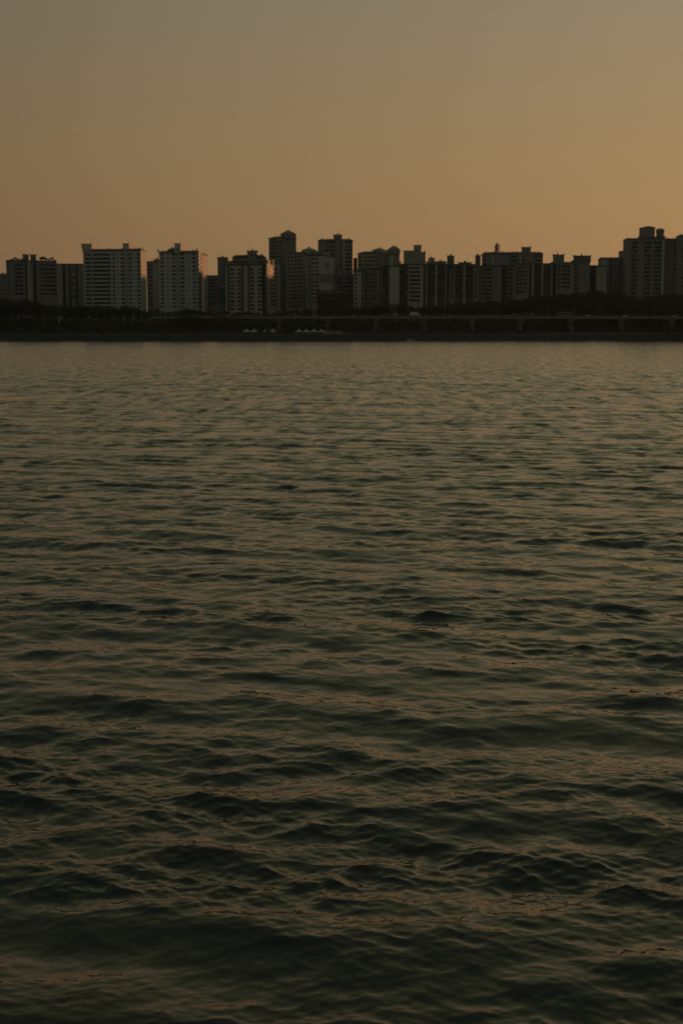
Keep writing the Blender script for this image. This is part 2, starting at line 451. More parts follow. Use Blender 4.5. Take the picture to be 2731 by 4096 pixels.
    for tw in towers:                                # (x0, x1, ytop, options)
        a, e_, yt = tw[:3]; op = tw[3] if len(tw) > 3 else {}
        a, e_ = U(a), U(e_); zt = Zl(yt); y0 = op.get('y', -.6); dp = op.get('d', 8); tb = MB()
        z0 = H - .5 if not op.get('shaft') else 0
        mi = 0 if not op.get('dark') else 1
        if op.get('flare'):
            tb.box(a+.4, e_-.4, y0+.3, y0+dp-.3, z0, zt-3.6, mi); tb.frustum(a, e_, y0, y0+dp, zt-3.6, zt-.3, -.25, -.1, mi)
        else:
            tb.box(a, e_, y0, y0+dp, z0, zt-.35, mi)
            if zt - H > 4: tb.box((a+e_)/2-.6, (a+e_)/2+.6, y0-.04, y0, H+1.2, H+2.4, 2)
        tb.box(a-.3, e_+.3, y0-.3, y0+dp+.3, zt-.3, zt, 3)
        tb.box(a-.3, a-.1, y0-.3, y0+dp+.3, zt, zt+.45, 3).box(e_+.1, e_+.3, y0-.3, y0+dp+.3, zt, zt+.45, 3)
        obj('lift_tower', tb.mesh('lift_tower', [WALLS[op.get('wall', wall)], WALLS['dark'], M_GLASS, M_ROOF]), t)
        if e_ - a > 2.4 and not poles and not op.get('flare'):
            xm = a + (e_-a)*random.choice((.25, .7)); hm_ = random.uniform(3, 6)
            obj('antenna', MB().cyl(xm, y0+2, zt, zt+hm_, .09, .04, 5).box(xm-.45, xm+.45, y0+1.97, y0+2.03, zt+hm_-.8, zt+hm_-.74).mesh('antenna', [M_STEEL]), t)
            xk = a + (e_-a)*.5; obj('roof_tank', MB().cyl(xk, y0+dp*.6, zt, zt+1.1, .7, .7, 10).cyl(xk, y0+dp*.6, zt+1.1, zt+1.4, .7, .15, 10).mesh('roof_tank', [M_STEEL]), t)
    for a, e_, yt, yb in pents:                      # penthouse with a low pyramid roof
        a, e_ = U(a), U(e_); zt, zb_ = Zl(yt), Zl(yb); pb = MB(); hh = zt - zb_
        pb.box(a, e_, depth*.2, depth*.85, zb_-1.5, zb_+hh*.45, 0)
        pb.frustum(a-.3, e_+.3, depth*.2-.3, depth*.85+.3, zb_+hh*.45, zt, (e_-a)*.36, depth*.22, 0)
        pb.box((a+e_)/2-.9, (a+e_)/2-.2, depth*.5, depth*.5+.7, zt-.5, zt+1.1, 1).box((a+e_)/2+.7, (a+e_)/2+1.1, depth*.5, depth*.5+.5, zt-.5, zt+.9, 1)
        obj('penthouse', pb.mesh('penthouse', [WALLS[wall if wall != 'cool' else 'grey'], M_ROOF]), t)
    for px, yt, yb in poles:
        x = U(px); obj('antenna', MB().cyl(x, 3, Zl(yb), Zl(yt), .10, .05, 5).box(x-.5, x+.5, 2.97, 3.03, Zl(yt)-.9, Zl(yt)-.84).box(x-.35, x+.35, 2.97, 3.03, Zl(yt)-1.6, Zl(yt)-1.54).mesh('antenna', [M_STEEL]), t)
    t['_U'] = 0; del t['_U']
    return t, U, Zl, H, depth

B = building
# --- left edge
B('low lilac grey block cut by the left edge of the picture', -60, 30, 1100, 1010, -12, wall='lilac', depth=10, row0=1112, nrow=9, dy=16,
  segs=[(-50,-20,'g'),(-10,3,'g'),(12,24,'g')], pents=[(4,26,1094,1101)])
b1 = B('grey block with small roof trees and a twin lift tower split by a slot', 28, 228, 1048, 975, -14, wall='lilac', core='dark', depth=13, row0=1061, dy=16.35, nrow=8,
  segs=[(28,40,'d'),(60,93,'b'),(103,111,'s'),(111,118,'p'),(119,127,'o'),(127,135,'l'),(135,147,'s'),(160,176,'g'),(178,226,'b')],  # olive strip paints in the side light on the slot wall
  towers=[(95,118,1019,{'y':-.2,'d':7,'wall':'grey'}),(126,148,1019,{'y':-.2,'d':7,'wall':'grey'})], poles=[(107,988,1019),(135,988,1019)])
B('slate blue office slab with flat top behind the roof tree block', 228, 337, 1060, 1060, -12, wall='grey', core='dark', depth=16, row0=1085, nrow=5, dy=26,
  segs=[(230,248,'o'),(252,262,'s'),(268,277,'l'),(277,284,'s'),(286,305,'g'),(305,311,'s'),(313,336,'w')], name='office_building', group=None)
B('wide white slab with long dark balcony bands and a flared corner tower', 335, 565, 1003, 965, 10, xr=586, wall='cool', core='dark', row0=1017, dy=16.25, nrow=14,
  segs=[(341,366,'b'),(370,443,'b'),(451,462,'g'),(464,481,'f'),(484,498,'g'),(498,516,'o'),(516,529,'g'),(531,546,'f'),(549,562,'g')],
  roof=('hip',1.7,1.0), towers=[(332,371,973,{'flare':1,'d':12,'y':-.7}),(496,519,973,{'flare':1,'d':14,'y':-.5})], poles=[(362,938,973),(513,950,973)], side=(.5,))
B('narrow block wedged between two white slabs with one half coloured olive for side light', 588, 640, 1050, 1030, 4, wall='grey', core='dark', depth=10, row0=1062, nrow=11, dy=15.5,
  segs=[(590,609,'g'),(612,640,'o')], roof=('flat',), pents=[(596,616,1045,1052)], towers=[(618,638,1037,{'d':6,'wall':'brown'})])  # olive half has the side light put into its colour
B('white slab with pagoda horned dark eaves and a central lift tower', 638, 787, 1008, 965, 11, xr=809, wall='cool', core='dark', row0=1016.5, dy=16.2, nrow=14, sseg=[(788,793,'w'),(794,803,'g'),(804,809,'w')],
  segs=[(643,656,'g'),(658,687,'f'),(689,704,'g'),(705,722,'o'),(723,739,'g'),(741,768,'f'),(770,784,'g')],
  roof=('horn',1.2), towers=[(702,726,973,{'d':14,'y':-1.0})], pents=[(667,700,989,1003)], poles=[(721,950,973)])
B('thin pale end block sunlit at its top behind the horned white slab', 810, 812, 1022, 990, 12, xr=831, wall='cool', core='dark', row0=1030, nrow=4, segs=[], roof=('horn',1.0), side=(.5,))
B('lowest block between the tall ones with a cluttered dark roof', 826, 876, 1106, 1010, 3, wall='lilac', core='dark', depth=10, row0=1118, dy=14, nrow=8, segs=[(832,838,'t'),(838,852,'b'),(854,874,'g')])
# --- terraced complex with combs of balconies
B('tall narrow grey tower with a notched cap and a dark teal foot', 871, 902, 1034, 972, 4, wall='grey', core='dark', depth=12, row0=1060, nrow=0, roof=('flat',),
  segs=[(880,902,'w')], towers=[(872,903,1030,{'d':9})])
tag(obj('teal_cladding', MB().box(*(lambda a, c: (a.x, c.x, 968.5, 970.5, c.z, a.z))(P(876,1152,968.5), P(898,1215,968.5))).mesh('teal_cladding', [WALLS['teal']])),
    'dark teal panel wall standing in front of the narrow notched tower', 'wall')
B('grey rear block with hipped roof above the balcony combs', 930, 1060, 1031, 972, 6, xr=1064, wall='grey', core='dark', row0=1033, dy=15.8, nrow=3,
  segs=[(958,996,'g'),(1030,1050,'g')], roof=('hip',2.0,2.2), towers=[(990,1023,1003,{'d':8})])
B('mid grey block of short window rows left of the balcony combs', 903, 945, 1049, 966, 6, depth=10, wall='lilac', core='dark', row0=1062, dy=15.2, nrow=11, segs=[(908,942,'b')])
B('dark front block with two pale combs of balconies and pale pillars', 902, 1061, 1062, 952, 8, xr=1080, wall='dark', core='dark', row0=1078, dy=15.9, nrow=11,
  segs=[(902,908,'p'),(920,938,'b'+'p'),(938,948,'p'),(948,964,'b'+'p'),(977,989,'p'),(1002,1016,'b'+'p'),(1016,1030,'p'),(1030,1048,'b'+'p'),(1048,1060,'s')])
fb, Uf, Zf, Hf, df = B('slim sunlit tower with orange curved balcony stacks', 1058, 1067, 1062, 960, 15, xr=1117, wall='pale', core='dark', row0=1074, dy=15.8, nrow=10,
  segs=[(1059,1066,'w')], sseg=[(1067,1077,'w'),(1078,1088,'g'),(1089,1099,'g'),(1101,1106,'s'),(1107,1110,'w'),(1110,1113,'g'),(1113,1117,'w')])
def Vf(px): q = TX(px); return (q*960 - TX(1067)*960) / (math.sin(R(15)) - q*math.cos(R(15)))
cp = MB().box(-3, -.4, Vf(1073), Vf(1090), Hf, Zf(1038), 1).box(-.6, .3, Vf(1090)+.02, Vf(1096), Hf, Zf(1034), 0)
for a_, b_ in ((1068, 1077), (1097, 1104), (1106, 1116)):
    y0, y1 = Vf(a_), Vf(b_); cp.prismx([(y0,Hf),(y1,Hf),(y1,Hf+.8),((y0+y1)/2+(y1-y0)*.2,Hf+1.7),((y0+y1)/2-(y1-y0)*.2,Hf+1.7),(y0,Hf+.8)], -1.5, .35, 0)
obj('stair_head', cp.mesh('stair_head', [WALLS['pale'], WALLS['dark']]), fb)
B('highest plain sided tower of the left centre with a gabled crown', 1076, 1130, 951, 1030, 42, xr=1185, wall='grey', core='dark', row0=966, dy=14.8, nrow=18,
  segs=[(1079,1091,'g'),(1093,1098,'s'),(1102,1112,'g'),(1116,1129,'g')], roof=('hip',1.6,3), pents=[(1112,1138,922,944)], poles=[(1092,930,948)])
B('stepped grey block with tower roof lantern right of the highest gabled tower', 1142, 1215, 1015, 1010, 38, xr=1264, wall='olive', core='dark', row0=1026, dy=15.2, nrow=14,
  segs=[(1146,1158,'g'),(1160,1176,'g'),(1180,1186,'s'),(1190,1204,'g'),(1206,1213,'g')], roof=('hip',1.8,3), pents=[(1196,1226,991,1008)])
bi, Ui, Zi, Hi, di = B('block with a blank pale gable bearing a round emblem', 1226, 1276, 1024, 980, 36, xr=1338, wall='pale', core='dark', row0=1036, dy=15.4, nrow=12,
  segs=[(1229,1236,'g'),(1238,1243,'s'),(1246,1258,'g'),(1261,1273,'g')], roof=('flat',))
gb = MB(); gb.prismx([(0,Hi),(di,Hi),(di*.5,Hi+3.4)], -13, .06, 0); gb.prismx([(-.4,Hi+.05),(di*.5,Hi+3.7),(di+.4,Hi+.05),(di*.5,Hi+3.45)], -13.4, .5, 1)
obj('gable', gb.mesh('gable', [WALLS['pale'], M_ROOF]), bi)
eb = MB()
def ring(mb, y, z, r0, r1, a0=0, a1=360, n=20):
    for i in range(n):
        t0, t1 = R(a0+(a1-a0)*i/n), R(a0+(a1-a0)*(i+1)/n); k = len(mb.v)
        for x in (.02, .10):
            mb.v += [(x, y+r0*math.cos(t0), z+r0*math.sin(t0)), (x, y+r1*math.cos(t0), z+r1*math.sin(t0)), (x, y+r1*math.cos(t1), z+r1*math.sin(t1)), (x, y+r0*math.cos(t1), z+r0*math.sin(t1))]
        mb.f += [(k+4,k+5,k+6,k+7), (k+1,k+2,k+6,k+5), (k,k+4,k+7,k+3)]; mb.m += [0]*3
ring(eb, di*.5, Zi(1060), 1.3, 2.4, -60, 240); ring(eb, di*.5, Zi(1060), 0.05, 1.35)
eb2 = MB(); ring(eb2, di*.52, Zi(1082), 0.05, .75); obj('emblem_mark', eb2.mesh('emblem_mark', [WALLS['grey']]), bi)
obj('emblem', eb.mesh('emblem', [WALLS['grey']]), bi)
lb = MB(); lb.box(.01, .35, .1, di-.1, Zi(1128), Zi(1095), 0); obj('gable_panel', lb.mesh('gable_panel', [WALLS['lilac']]), bi)
B('tall two part tower with stepped hip roofs and an olive seam', 1272, 1410, 963, 1060, 3, wall='grey', core='dark', depth=13, row0=970, dy=15.3, nrow=11,
  segs=[(1303,1341,'g'),(1342,1362,'w'),(1362,1367,'s'),(1367,1380,'o'),(1382,1407,'b'+'o')], roof=('hip',1.6,2.4), towers=[(1334,1368,938,{'d':9})])
# --- low commercial buildings in the centre
B('low pale shop block with dark top bands behind the red building', 1310, 1420, 1105, 1000, 2, wall='lilac', core='dark', depth=9, row0=1116, dy=15, nrow=6,
  segs=[(1325,1340,'d'),(1352,1372,'g'),(1375,1410,'b')], towers=[(1350,1376,1082,{'d':4}),(1382,1418,1101,{'d':4,'dark':1})], name='shop_building', group=None)
rd, Ur, Zr, Hr, dr = B('red brown tiled low building with a red sign band on its roof', 1268, 1410, 1178, 955, 2, wall='red', core='red', depth=12, row0=1195, dy=15, nrow=4,
  segs=[(1275,1318,'b'),(1324,1368,'b'),(1374,1404,'g')], name='shop_building', group=None)
sb = MB(); sb.box(Ur(1268), Ur(1410), -.5, -.2, Zr(1172), Zr(1160), 0)
for k in range(14):
    x = Ur(1277 + k*6.3 + random.uniform(-1, 1)); hh = random.uniform(.6, 1.5)
    sb.box(x, x+random.uniform(.4, .8), -.55, -.5, Zr(1170), Zr(1170)+hh, 1 if k % 4 else 2)
sb.box(Ur(1380), Ur(1388), -.55, -.5, Zr(1178), Zr(1174), 2)
obj('sign_board', sb.mesh('sign_board', [mat('crimson sign', (.08,.010,.014), .6, .1), mat('yellow sign shapes', (.32,.20,.06), .6, .1), mat('grey sign shapes', (.2,.2,.22), .6, .1)]), rd)
tag(obj('billboard', MB().box(*(lambda a, c: (a.x, c.x, 985.0, 985.6, c.z, a.z))(P(1280,1138,985), P(1322,1160,985))).cyl(P(1290,1160,986).x, 986, 12, P(1290,1160,986).z+1, .2).cyl(P(1312,1160,986).x, 986, 12, P(1312,1160,986).z+1, .2).mesh('billboard', [WALLS['cool']])),
    'pale blank billboard above the red tiled building', 'billboard')
B('sliver of dark red brick wall right of the olive seamed tower', 1408, 1428, 1037, 1090, 2, wall='red', core='red', depth=10, row0=1050, nrow=5, segs=[(1412,1422,'g')])
# --- centre right
B('olive grey block with two pyramid roof lanterns right of centre', 1430, 1528, 1014, 1035, 14, xr=1560, wall='olive', core='dark', row0=1028, dy=15.6, nrow=5,
  segs=[(1433,1446,'g'),(1454,1462,'g'),(1466,1486,'g'),(1490,1498,'g'),(1502,1512,'g'),(1515,1521,'n')], roof=('hip',2.2,3), pents=[(1480,1524,989,1006)])  # narrow brown strip stands in for a slit of sunlight
B('grey wing with a tall faceted lantern beside the twin lantern block', 1530, 1597, 1020, 1020, 8, depth=11, wall='grey', core='dark', row0=1034, dy=15.6, nrow=3,
  segs=[(1536,1554,'g'),(1556,1574,'p'),(1574,1597,'l')], roof=('hip',1.5,2.4), pents=[(1546,1598,984,1012)])
B('pale narrow block with a slanting gabled top beside the red building', 1414, 1452, 1086, 985, 12, depth=9, wall='pale', core='dark', row0=1100, dy=16, nrow=9,
  segs=[(1418,1428,'g'),(1446,1451,'s')], roof=('hip',1.8,1.2))
B('grey front block of even window rows with two thin pale pillars', 1453, 1528, 1078, 988, 4, depth=12, wall='grey', core='dark', row0=1098, dy=16.3, nrow=8,
  segs=[(1458,1470,'g'),(1472,1488,'g'),(1492,1503,'g'),(1511,1515,'p'),(1517,1521,'s'),(1521,1526,'p')])
B('brown section with a tall windowless pale end wall', 1527, 1598, 1066, 980, 3, depth=12, wall='brick', core='brick', row0=1078, dy=16, nrow=9,
  segs=[(1530,1552,'b'+'k'),(1556,1597,'p')])
B('long brown brick row with pale stair pillars, its first white panel at left', 1597, 1792, 1060, 985, 2, depth=13, wall='brick', core='dark', row0=1072, dy=16.2, nrow=9,
  segs=[(1600,1628,'b'+'k'),(1631,1636,'p'),(1636,1669,'b'+'p'),(1672,1682,'g'+'p'),(1682,1692,'p'),(1692,1700,'s'),(1700,1709,'l'),(1711,1739,'b'+'k'),(1740,1748,'p'),(1750,1777,'b'+'k'),(1779,1786,'l'),(1786,1792,'s')],
  towers=[(1788,1815,1023,{'d':7,'wall':'dark'})])
B('middle length of the brown brick row with dotted pale window columns', 1793, 1916, 1061, 987, 2, depth=13, wall='brick', core='dark', row0=1073, dy=16.2, nrow=8,
  segs=[(1794,1803,'l'),(1803,1814,'g'+'l'),(1814,1820,'l'),(1822,1851,'b'+'k'),(1852,1860,'p'),(1862,1890,'b'+'k'),(1892,1898,'l'),(1898,1908,'g'+'l'),(1908,1915,'l')],
  towers=[(1834,1884,1049,{'d':5,'wall':'dark'}),(1901,1920,1022,{'d':7,'wall':'dark'})])
B('lilac grey block with a blank central end wall and dark recess', 1917, 2062, 1066, 990, 3, depth=13, wall='lilac', core='dark', row0=1078, dy=16.2, nrow=8,
  segs=[(1926,1938,'g'),(1942,1968,'b'),(1972,2004,'l'),(2005,2024,'s'),(2025,2049,'b'),(2052,2058,'p')])
B('grey block with three brown bays and thin pale pillars near the right centre', 2062, 2206, 1058, 985, 2, depth=13, wall='lilac', core='dark', row0=1070, dy=16.2, nrow=7,
  segs=[(2064,2090,'b'),(2093,2107,'g'),(2116,2125,'s'),(2127,2132,'p'),(2134,2163,'b'+'k'),(2165,2171,'p'),(2172,2202,'b'+'k'),(2203,2206,'p')])
B('pale lilac block with a square lift tower above the right hand trees', 2206, 2292, 1053, 988, 2, depth=13, wall='lilac', core='dark', row0=1066, dy=16.2, nrow=6,
  segs=[(2210,2222,'s'),(2228,2240,'g'),(2246,2280,'b'),(2282,2286,'p')], towers=[(2213,2253,1018,{'d':8,'wall':'grey'})])
# behind the brick row
B('stubby olive tower with a tall round topped stair head and mast', 1613, 1701, 1014, 1080, 5, depth=12, wall='olive', core='dark', row0=1026, nrow=3, dy=15, segs=[(1618,1630,'f'),(1636,1648,'f')],
  towers=[(1613,1652,1002,{'d':9}),(1653,1684,980,{'d':9}),(1685,1692,1008,{'d':3,'dark':1,'y':1}),(1694,1699,1004,{'d':2,'dark':1,'y':1})], poles=[(1673,960,980)])
B('small pale block with a tiny stair head peeping over the brown brick row', 1704, 1784, 1050, 1075, 4, depth=10, wall='olive', core='dark', row0=1062, nrow=1, segs=[(1712,1737,'g')],
  roof=('flat',), towers=[(1712,1738,1031,{'d':6})], pents=[(1740,1783,1042,1054)])
sb_, Us, Zs, Hs, ds = B('broad rear block with hipped ends and a sunlit roof stair tower', 1928, 2169, 1017, 1050, 3, depth=13, wall='grey', core='dark', row0=1026, dy=15.6, nrow=4,
  segs=[(1930,1942,'g'),(1966,1971,'p'),(1974,2032,'l'),(2040,2066,'b'),(2078,2084,'p'),(2085,2098,'g'),(2104,2120,'l'),(2136,2168,'b')],
  roof=('hip',1.9,1.6), towers=[(2086,2120,988,{'d':8})], poles=[(1983,966,978),(2117,978,988)])
st_ = MB().box(-2.6, 0, 0, 4.2, 0, Zs(980)-Hs+.6, 0).box(-2.9, .3, -.3, 4.5, Zs(980)-Hs+.6, Zs(980)-Hs+.9, 1).box(-1.9, -1.0, -.05, .02, 4.0, 6.0, 1).frustum(-2.1, -.6, 1.3, 2.8, Zs(980)-Hs+.9, Zs(980)-Hs+2.4, .25, .25, 1)
obj('stair_tower', st_.mesh('stair_tower', [WALLS['pale'], M_ROOF]), sb_, (Us(1990), 1.5, Hs-.6), R(-24))
# --- right
B('grey lilac block with broad box tower left of the right hand towers', 2290, 2357, 1046, 992, 2, depth=12, wall='lilac', core='dark', row0=1060, dy=16, nrow=8,
  segs=[(2296,2310,'g'),(2330,2342,'f')], towers=[(2295,2360,1022,{'d':7,'wall':'dark'})])
B('dark low brick infill with a cluttered roof beside the box tower block', 2357, 2388, 1066, 1010, 2, depth=10, wall='brick', core='dark', row0=1080, nrow=6, segs=[(2362,2382,'b'+'k')])
B('pale low gabled block in front of the mast topped white one', 2386, 2422, 1067, 990, 4, depth=10, wall='olive', core='dark', row0=1080, nrow=6, dy=16, segs=[(2396,2410,'f')])
B('pale block with one column of square windows and a rooftop mast', 2398, 2487, 1036, 1000, 3, depth=12, wall='lilac', core='dark', row0=1046, dy=16, nrow=8,
  segs=[(2401,2425,'p'),(2436,2446,'s'),(2452,2462,'g'),(2464,2474,'g'),(2476,2482,'s')], roof=('hip',1.4,1.4), poles=[(2402,1011,1034)])
B('narrow shoulder block tucked against the tallest right hand tower', 2481, 2503, 1008, 1005, 2, depth=12, wall='grey', core='dark', row0=1022, nrow=8, segs=[(2486,2494,'g')])
uu, Uu, Zu, Hu, du = B('tallest tower at the right with gabled crown and round water tank', 2499, 2655, 956, 985, 3, depth=14, wall='grey', core='dark', row0=972, dy=16.6, nrow=14,
  segs=[(2505,2520,'w'),(2521,2546,'v'),(2549,2570,'w'),(2572,2600,'v'),(2611,2642,'v'),(2643,2652,'p')], roof=('hip',1.0,1.6),
  towers=[(2556,2654,946,{'d':11,'dark':1,'y':-.3})], poles=[(2508,940,952)])
gb = MB(); a, e_ = Uu(2558), Uu(2614)
gb.prism([(a, Zu(946)), (e_, Zu(946)), (e_, Zu(911)), (Uu(2588), Zu(905)), (a, Zu(912))], 1.5, 9, 0)
gb.prism([(a-.6, Zu(912)), (Uu(2588), Zu(905.4)), (e_+.6, Zu(911)), (e_+.6, Zu(909)), (Uu(2588), Zu(903)), (a-.6, Zu(910))], 1.1, 9.4, 1)
obj('gabled_crown', gb.mesh('gabled_crown', [WALLS['grey'], M_ROOF]), uu)
tk = MB(); x = Uu(2638.5); r = (Uu(2656)-Uu(2621))/2
for z0, z1, r0, r1 in ((946,930,.86,.9),(930,924,.9,1.0),(924,917,1.0,.98),(917,912.5,.98,.62)): tk.cyl(x, 5, Zu(z0), Zu(z1), r*r0, r*r1, 14)
tk.cyl(x, 5, Zu(912.5), Zu(908), .12, .1, 6).cyl(x, 5, Zu(908), Zu(897), .06, .03, 5)
obj('water_tank', tk.mesh('water_tank', [WALLS['grey']]), uu)
B('brownish right wing tower with a dark hipped roof', 2656, 2703, 961, 998, 4, xr=2706, wall='brown', core='dark', row0=976, dy=16.6, nrow=13,
  segs=[(2657,2668,'d'),(2690,2702,'g')], roof=('hip',1.4,1.6), poles=[(2692,947,957)])
B('grey tower cut by the right edge of the picture', 2710, 2860, 945, 1000, 3, depth=13, wall='grey', core='dark', row0=962, dy=16.6, nrow=13,
  segs=[(2722,2732,'g'),(2745,2770,'v'),(2785,2800,'f'),(2815,2845,'v')], roof=('hip',1.6,1.6), poles=[(2719,925,940)])
# unseen blocks added behind the front row to cast the sunset shade on it
for i in range(9):
    cx = 8 + i*40; cy = 1290 + 12*(i % 3); hgt = (50, 53, 51, 54)[i % 4]; bb = MB(); wv = 39.6
    t = thing('apartment_block', 'unseen pale block added behind the front row to shade it', 'building', (cx, cy, 8), R(-3), 'added shading blocks')
    for z in range(18): bb.box(-wv/2, wv/2, -.4, 0, z*2.9+1.4, z*2.9+2.9, 0)
    bb.box(-wv/2, wv/2, 0, 13, 0, hgt, 0); obj('wall', bb.mesh('wall', [WALLS['pale']]), t)
    obj('roof', MB().frustum(-wv/2-.3, wv/2+.3, -.4, 13.4, hgt, hgt+2, 2, 5).mesh('roof', [M_ROOF]), t)

# ------------------------------------------------------------------ trees
def crown_mesh(kind, seed, mat_, hgt=8, wid=6):
    r = np.random.default_rng(seed); v = []; f = []
    lobes = []
    for i in range(9):
        a = r.uniform(0, 6.28); d = r.uniform(0, .62)*wid/2; z = hgt*r.uniform(.42, .86)
        lobes.append((d*math.cos(a), d*math.sin(a), z, r.uniform(.16, .30)*wid))
    lobes.append((0, 0, hgt*.62, wid*.34))
    n = 1900
    for i in range(n):
        lx, ly, lz, lr = lobes[r.integers(len(lobes))]
        d = r.normal(size=3); d /= np.linalg.norm(d); rr = lr * (r.uniform(.35, 1) ** .5) * (1 + .12*r.normal())
        c = np.array([lx, ly, lz]) + d*rr*np.array([1, 1, .8])
        s = r.uniform(.12, .30) * (.8 if kind != 2 else .45)
        u = r.normal(size=3); u /= np.linalg.norm(u); w = np.cross(u, r.normal(size=3)); w /= np.linalg.norm(w)
        k = len(v); v += [tuple(c + s*u), tuple(c + s*w*.8), tuple(c - s*u), tuple(c - s*w*.8)]; f.append((k, k+1, k+2, k+3))
    me = bpy.data.meshes.new('crown'); me.from_pydata(v, [], f); me.materials.append(mat_)
    tb = MB(); tb.tube((0, 0, -1), (0, 0, hgt*.5), wid*.045, wid*.03, 7)
    for lx, ly, lz, lr in lobes: tb.tube((0, 0, hgt*r.uniform(.22, .5)), (lx, ly, lz), wid*.018, .03, 4)
    return me, tb.mesh('trunk', [M_BARK])
TREES = [crown_mesh(0, 1, M_LEAVES[0]), crown_mesh(0, 2, M_LEAVES[3], 8, 7), crown_mesh(1, 3, M_LEAVES[1], 7, 7), crown_mesh(2, 4, M_LEAVES[2], 8, 6), crown_mesh(0, 5, M_LEAVES[3], 9, 5.5)]
TL = ['dark evergreen tree', 'broad deep green tree', 'yellow green spring tree', 'brown budding tree', 'slender deep green tree']
HB = [8, 8, 7, 8, 9]
used = set()
def spot(px):
    if px < 300: return 'at the left end of the bank below the roof tree block'
    if px < 620: return 'below the wide white banded slab'
    if px < 880: return 'below the white slab with horned eaves'
    if px < 1120: return 'left of the elevated road below the balcony combs'
    if px < 1420: return 'behind the elevated road by the red tiled building'
    if px < 1600: return 'behind the elevated road beneath the blank pale end wall'
    if px < 1930: return 'in front of the brown brick row'
    if px < 2210: return 'in front of the lilac blocks right of centre'
    if px < 2480: return 'on the rise left of the tallest right hand tower'
    return 'on the rise at the foot of the tallest right hand tower'
def tree(px, ytop, Y, k, sc=1.0, where=''):
    X = TX(px)*Y; zt = ZZ(ytop, Y); g = ground(X, Y)
    h = max(3.5, min(17, zt - g)); s = h/HB[k] / .98
    lab = '%s %s' % (TL[k], where or spot(px))
    t = thing('tree', lab, 'tree', (X, Y, zt - h), random.uniform(0, 6.28), lab)
    cr, tr = TREES[k]
    wx = max(.75, min(1.5, sc)) 
    for nm, me in (('crown', cr), ('trunk', tr)):
        o = obj(nm, me, t); o.scale = (s*wx, s*wx, s)
        if nm == 'trunk' and zt - h > g + .5: o.scale = (s*wx, s*wx, s)
    if zt - h > g + .3:                      # stands on a planted mound
        t['mound'] = 1; del t['mound']
def interp(pts, x):
    for (a, b_), (c, d) in zip(pts, pts[1:]):
        if a <= x <= c: return b_ + (d-b_)*(x-a)/(c-a)
    return pts[-1][1]
top_line = [(-60,1190),(0,1192),(60,1190),(120,1194),(160,1203),(230,1212),(300,1222),(330,1214),(380,1222),(450,1226),(520,1220),(560,1230),(640,1236),(690,1236),(740,1228),(790,1240),(860,1243),(900,1243),(1150,1242),(1200,1236),(1260,1226),(1300,1240),(1420,1226),(1480,1220),(1560,1208),(1590,1206),(1640,1216),(1700,1218),(1800,1214),(1900,1202),(1960,1192),(2010,1196),(2100,1186),(2180,1172),(2280,1166),(2350,1160),(2400,1148),(2440,1152),(2490,1160),(2530,1186),(2590,1184),(2650,1172),(2700,1166),(2800,1168)]
x = -40
while x < 2790:
    Y = (930 if x < 900 else 948 if x < 1800 else 962) + random.uniform(-8, 8)
    k = random.choice((0, 1, 1, 3, 3, 4)) if x > 600 else random.choice((0, 1, 3, 4, 1))
    tree(x, interp(top_line, x) + random.uniform(-2, 9), Y, k, random.uniform(1.0, 1.5))
    x += random.uniform(15, 30)
x = -30
while x < 2790:                                       # a second, lower rank
    if x < 1000 or x > 1700:
        Y = (915 if x < 900 else 940 if x < 1800 else 952) + random.uniform(-5, 5)
        tree(x, interp(top_line, x) + random.uniform(16, 30), Y, random.choice((0, 1, 3, 4)), random.uniform(1.0, 1.4))
    x += random.uniform(26, 44)
front = [(-40,1262),(120,1262),(230,1275),(420,1285),(640,1290),(700,1268),(760,1256),(830,1262),(890,1263),(950,1266),(985,1278),(1030,1300)]
x = -30
while x < 975:                                       # the bushy park trees before the road
    yv = interp(front, x) + random.uniform(-3, 10)
    tree(x, yv, 858 + random.uniform(-12, 10), 2 if 850 < x < 1010 else random.choice((0, 1, 3)), random.uniform(1.1, 1.5),
         'on the park bank %s' % ('left of the tents' if x > 640 else 'at the far left near the water' if x < 300 else 'below the banded slab'))
    x += random.uniform(22, 36)
for px, yt, k in ((1165,1300,1),(1250,1292,2),(1370,1292,1),(1420,1296,3),(1570,1300,1),(1640,1306,3),(1790,1304,1),(1960,1300,0),(2040,1305,1),(2170,1300,3),(2380,1298,1),(2450,1296,0),(2520,1300,1),(2600,1302,3),(2680,1298,1)):
    tree(px, yt, (862 if px < 1700 else 915 + (px-1700)*.02), k, 1.4, 'seen under the deck of the elevated road')
# roof garden trees on the left block
for i, (px, yt) in enumerate(((42,1040),(52,1036),(64,1031),(76,1036),(90,1035),(168,1031),(176,1028),(186,1033),(196,1036),(210,1031),(221,1040))):
    Xr = TX(px)*981; s = .32 + .03*(i % 3); lab = 'small round tree in the roof garden %s the twin lift tower' % ('left of' if px < 100 else 'right of')
    t = thing('tree', lab, 'tree', (Xr, 981, ZZ(1047, 981)), i*1.3, lab)
    h = max(1.4, ZZ(yt, 981) - ZZ(1047, 981)); 
    for nm, me in zip(('crown', 'trunk'), TREES[i % 2]):
        o = obj(nm, me, t); o.scale = (h/8*1.7, h/8*1.7, h/8*1.25)
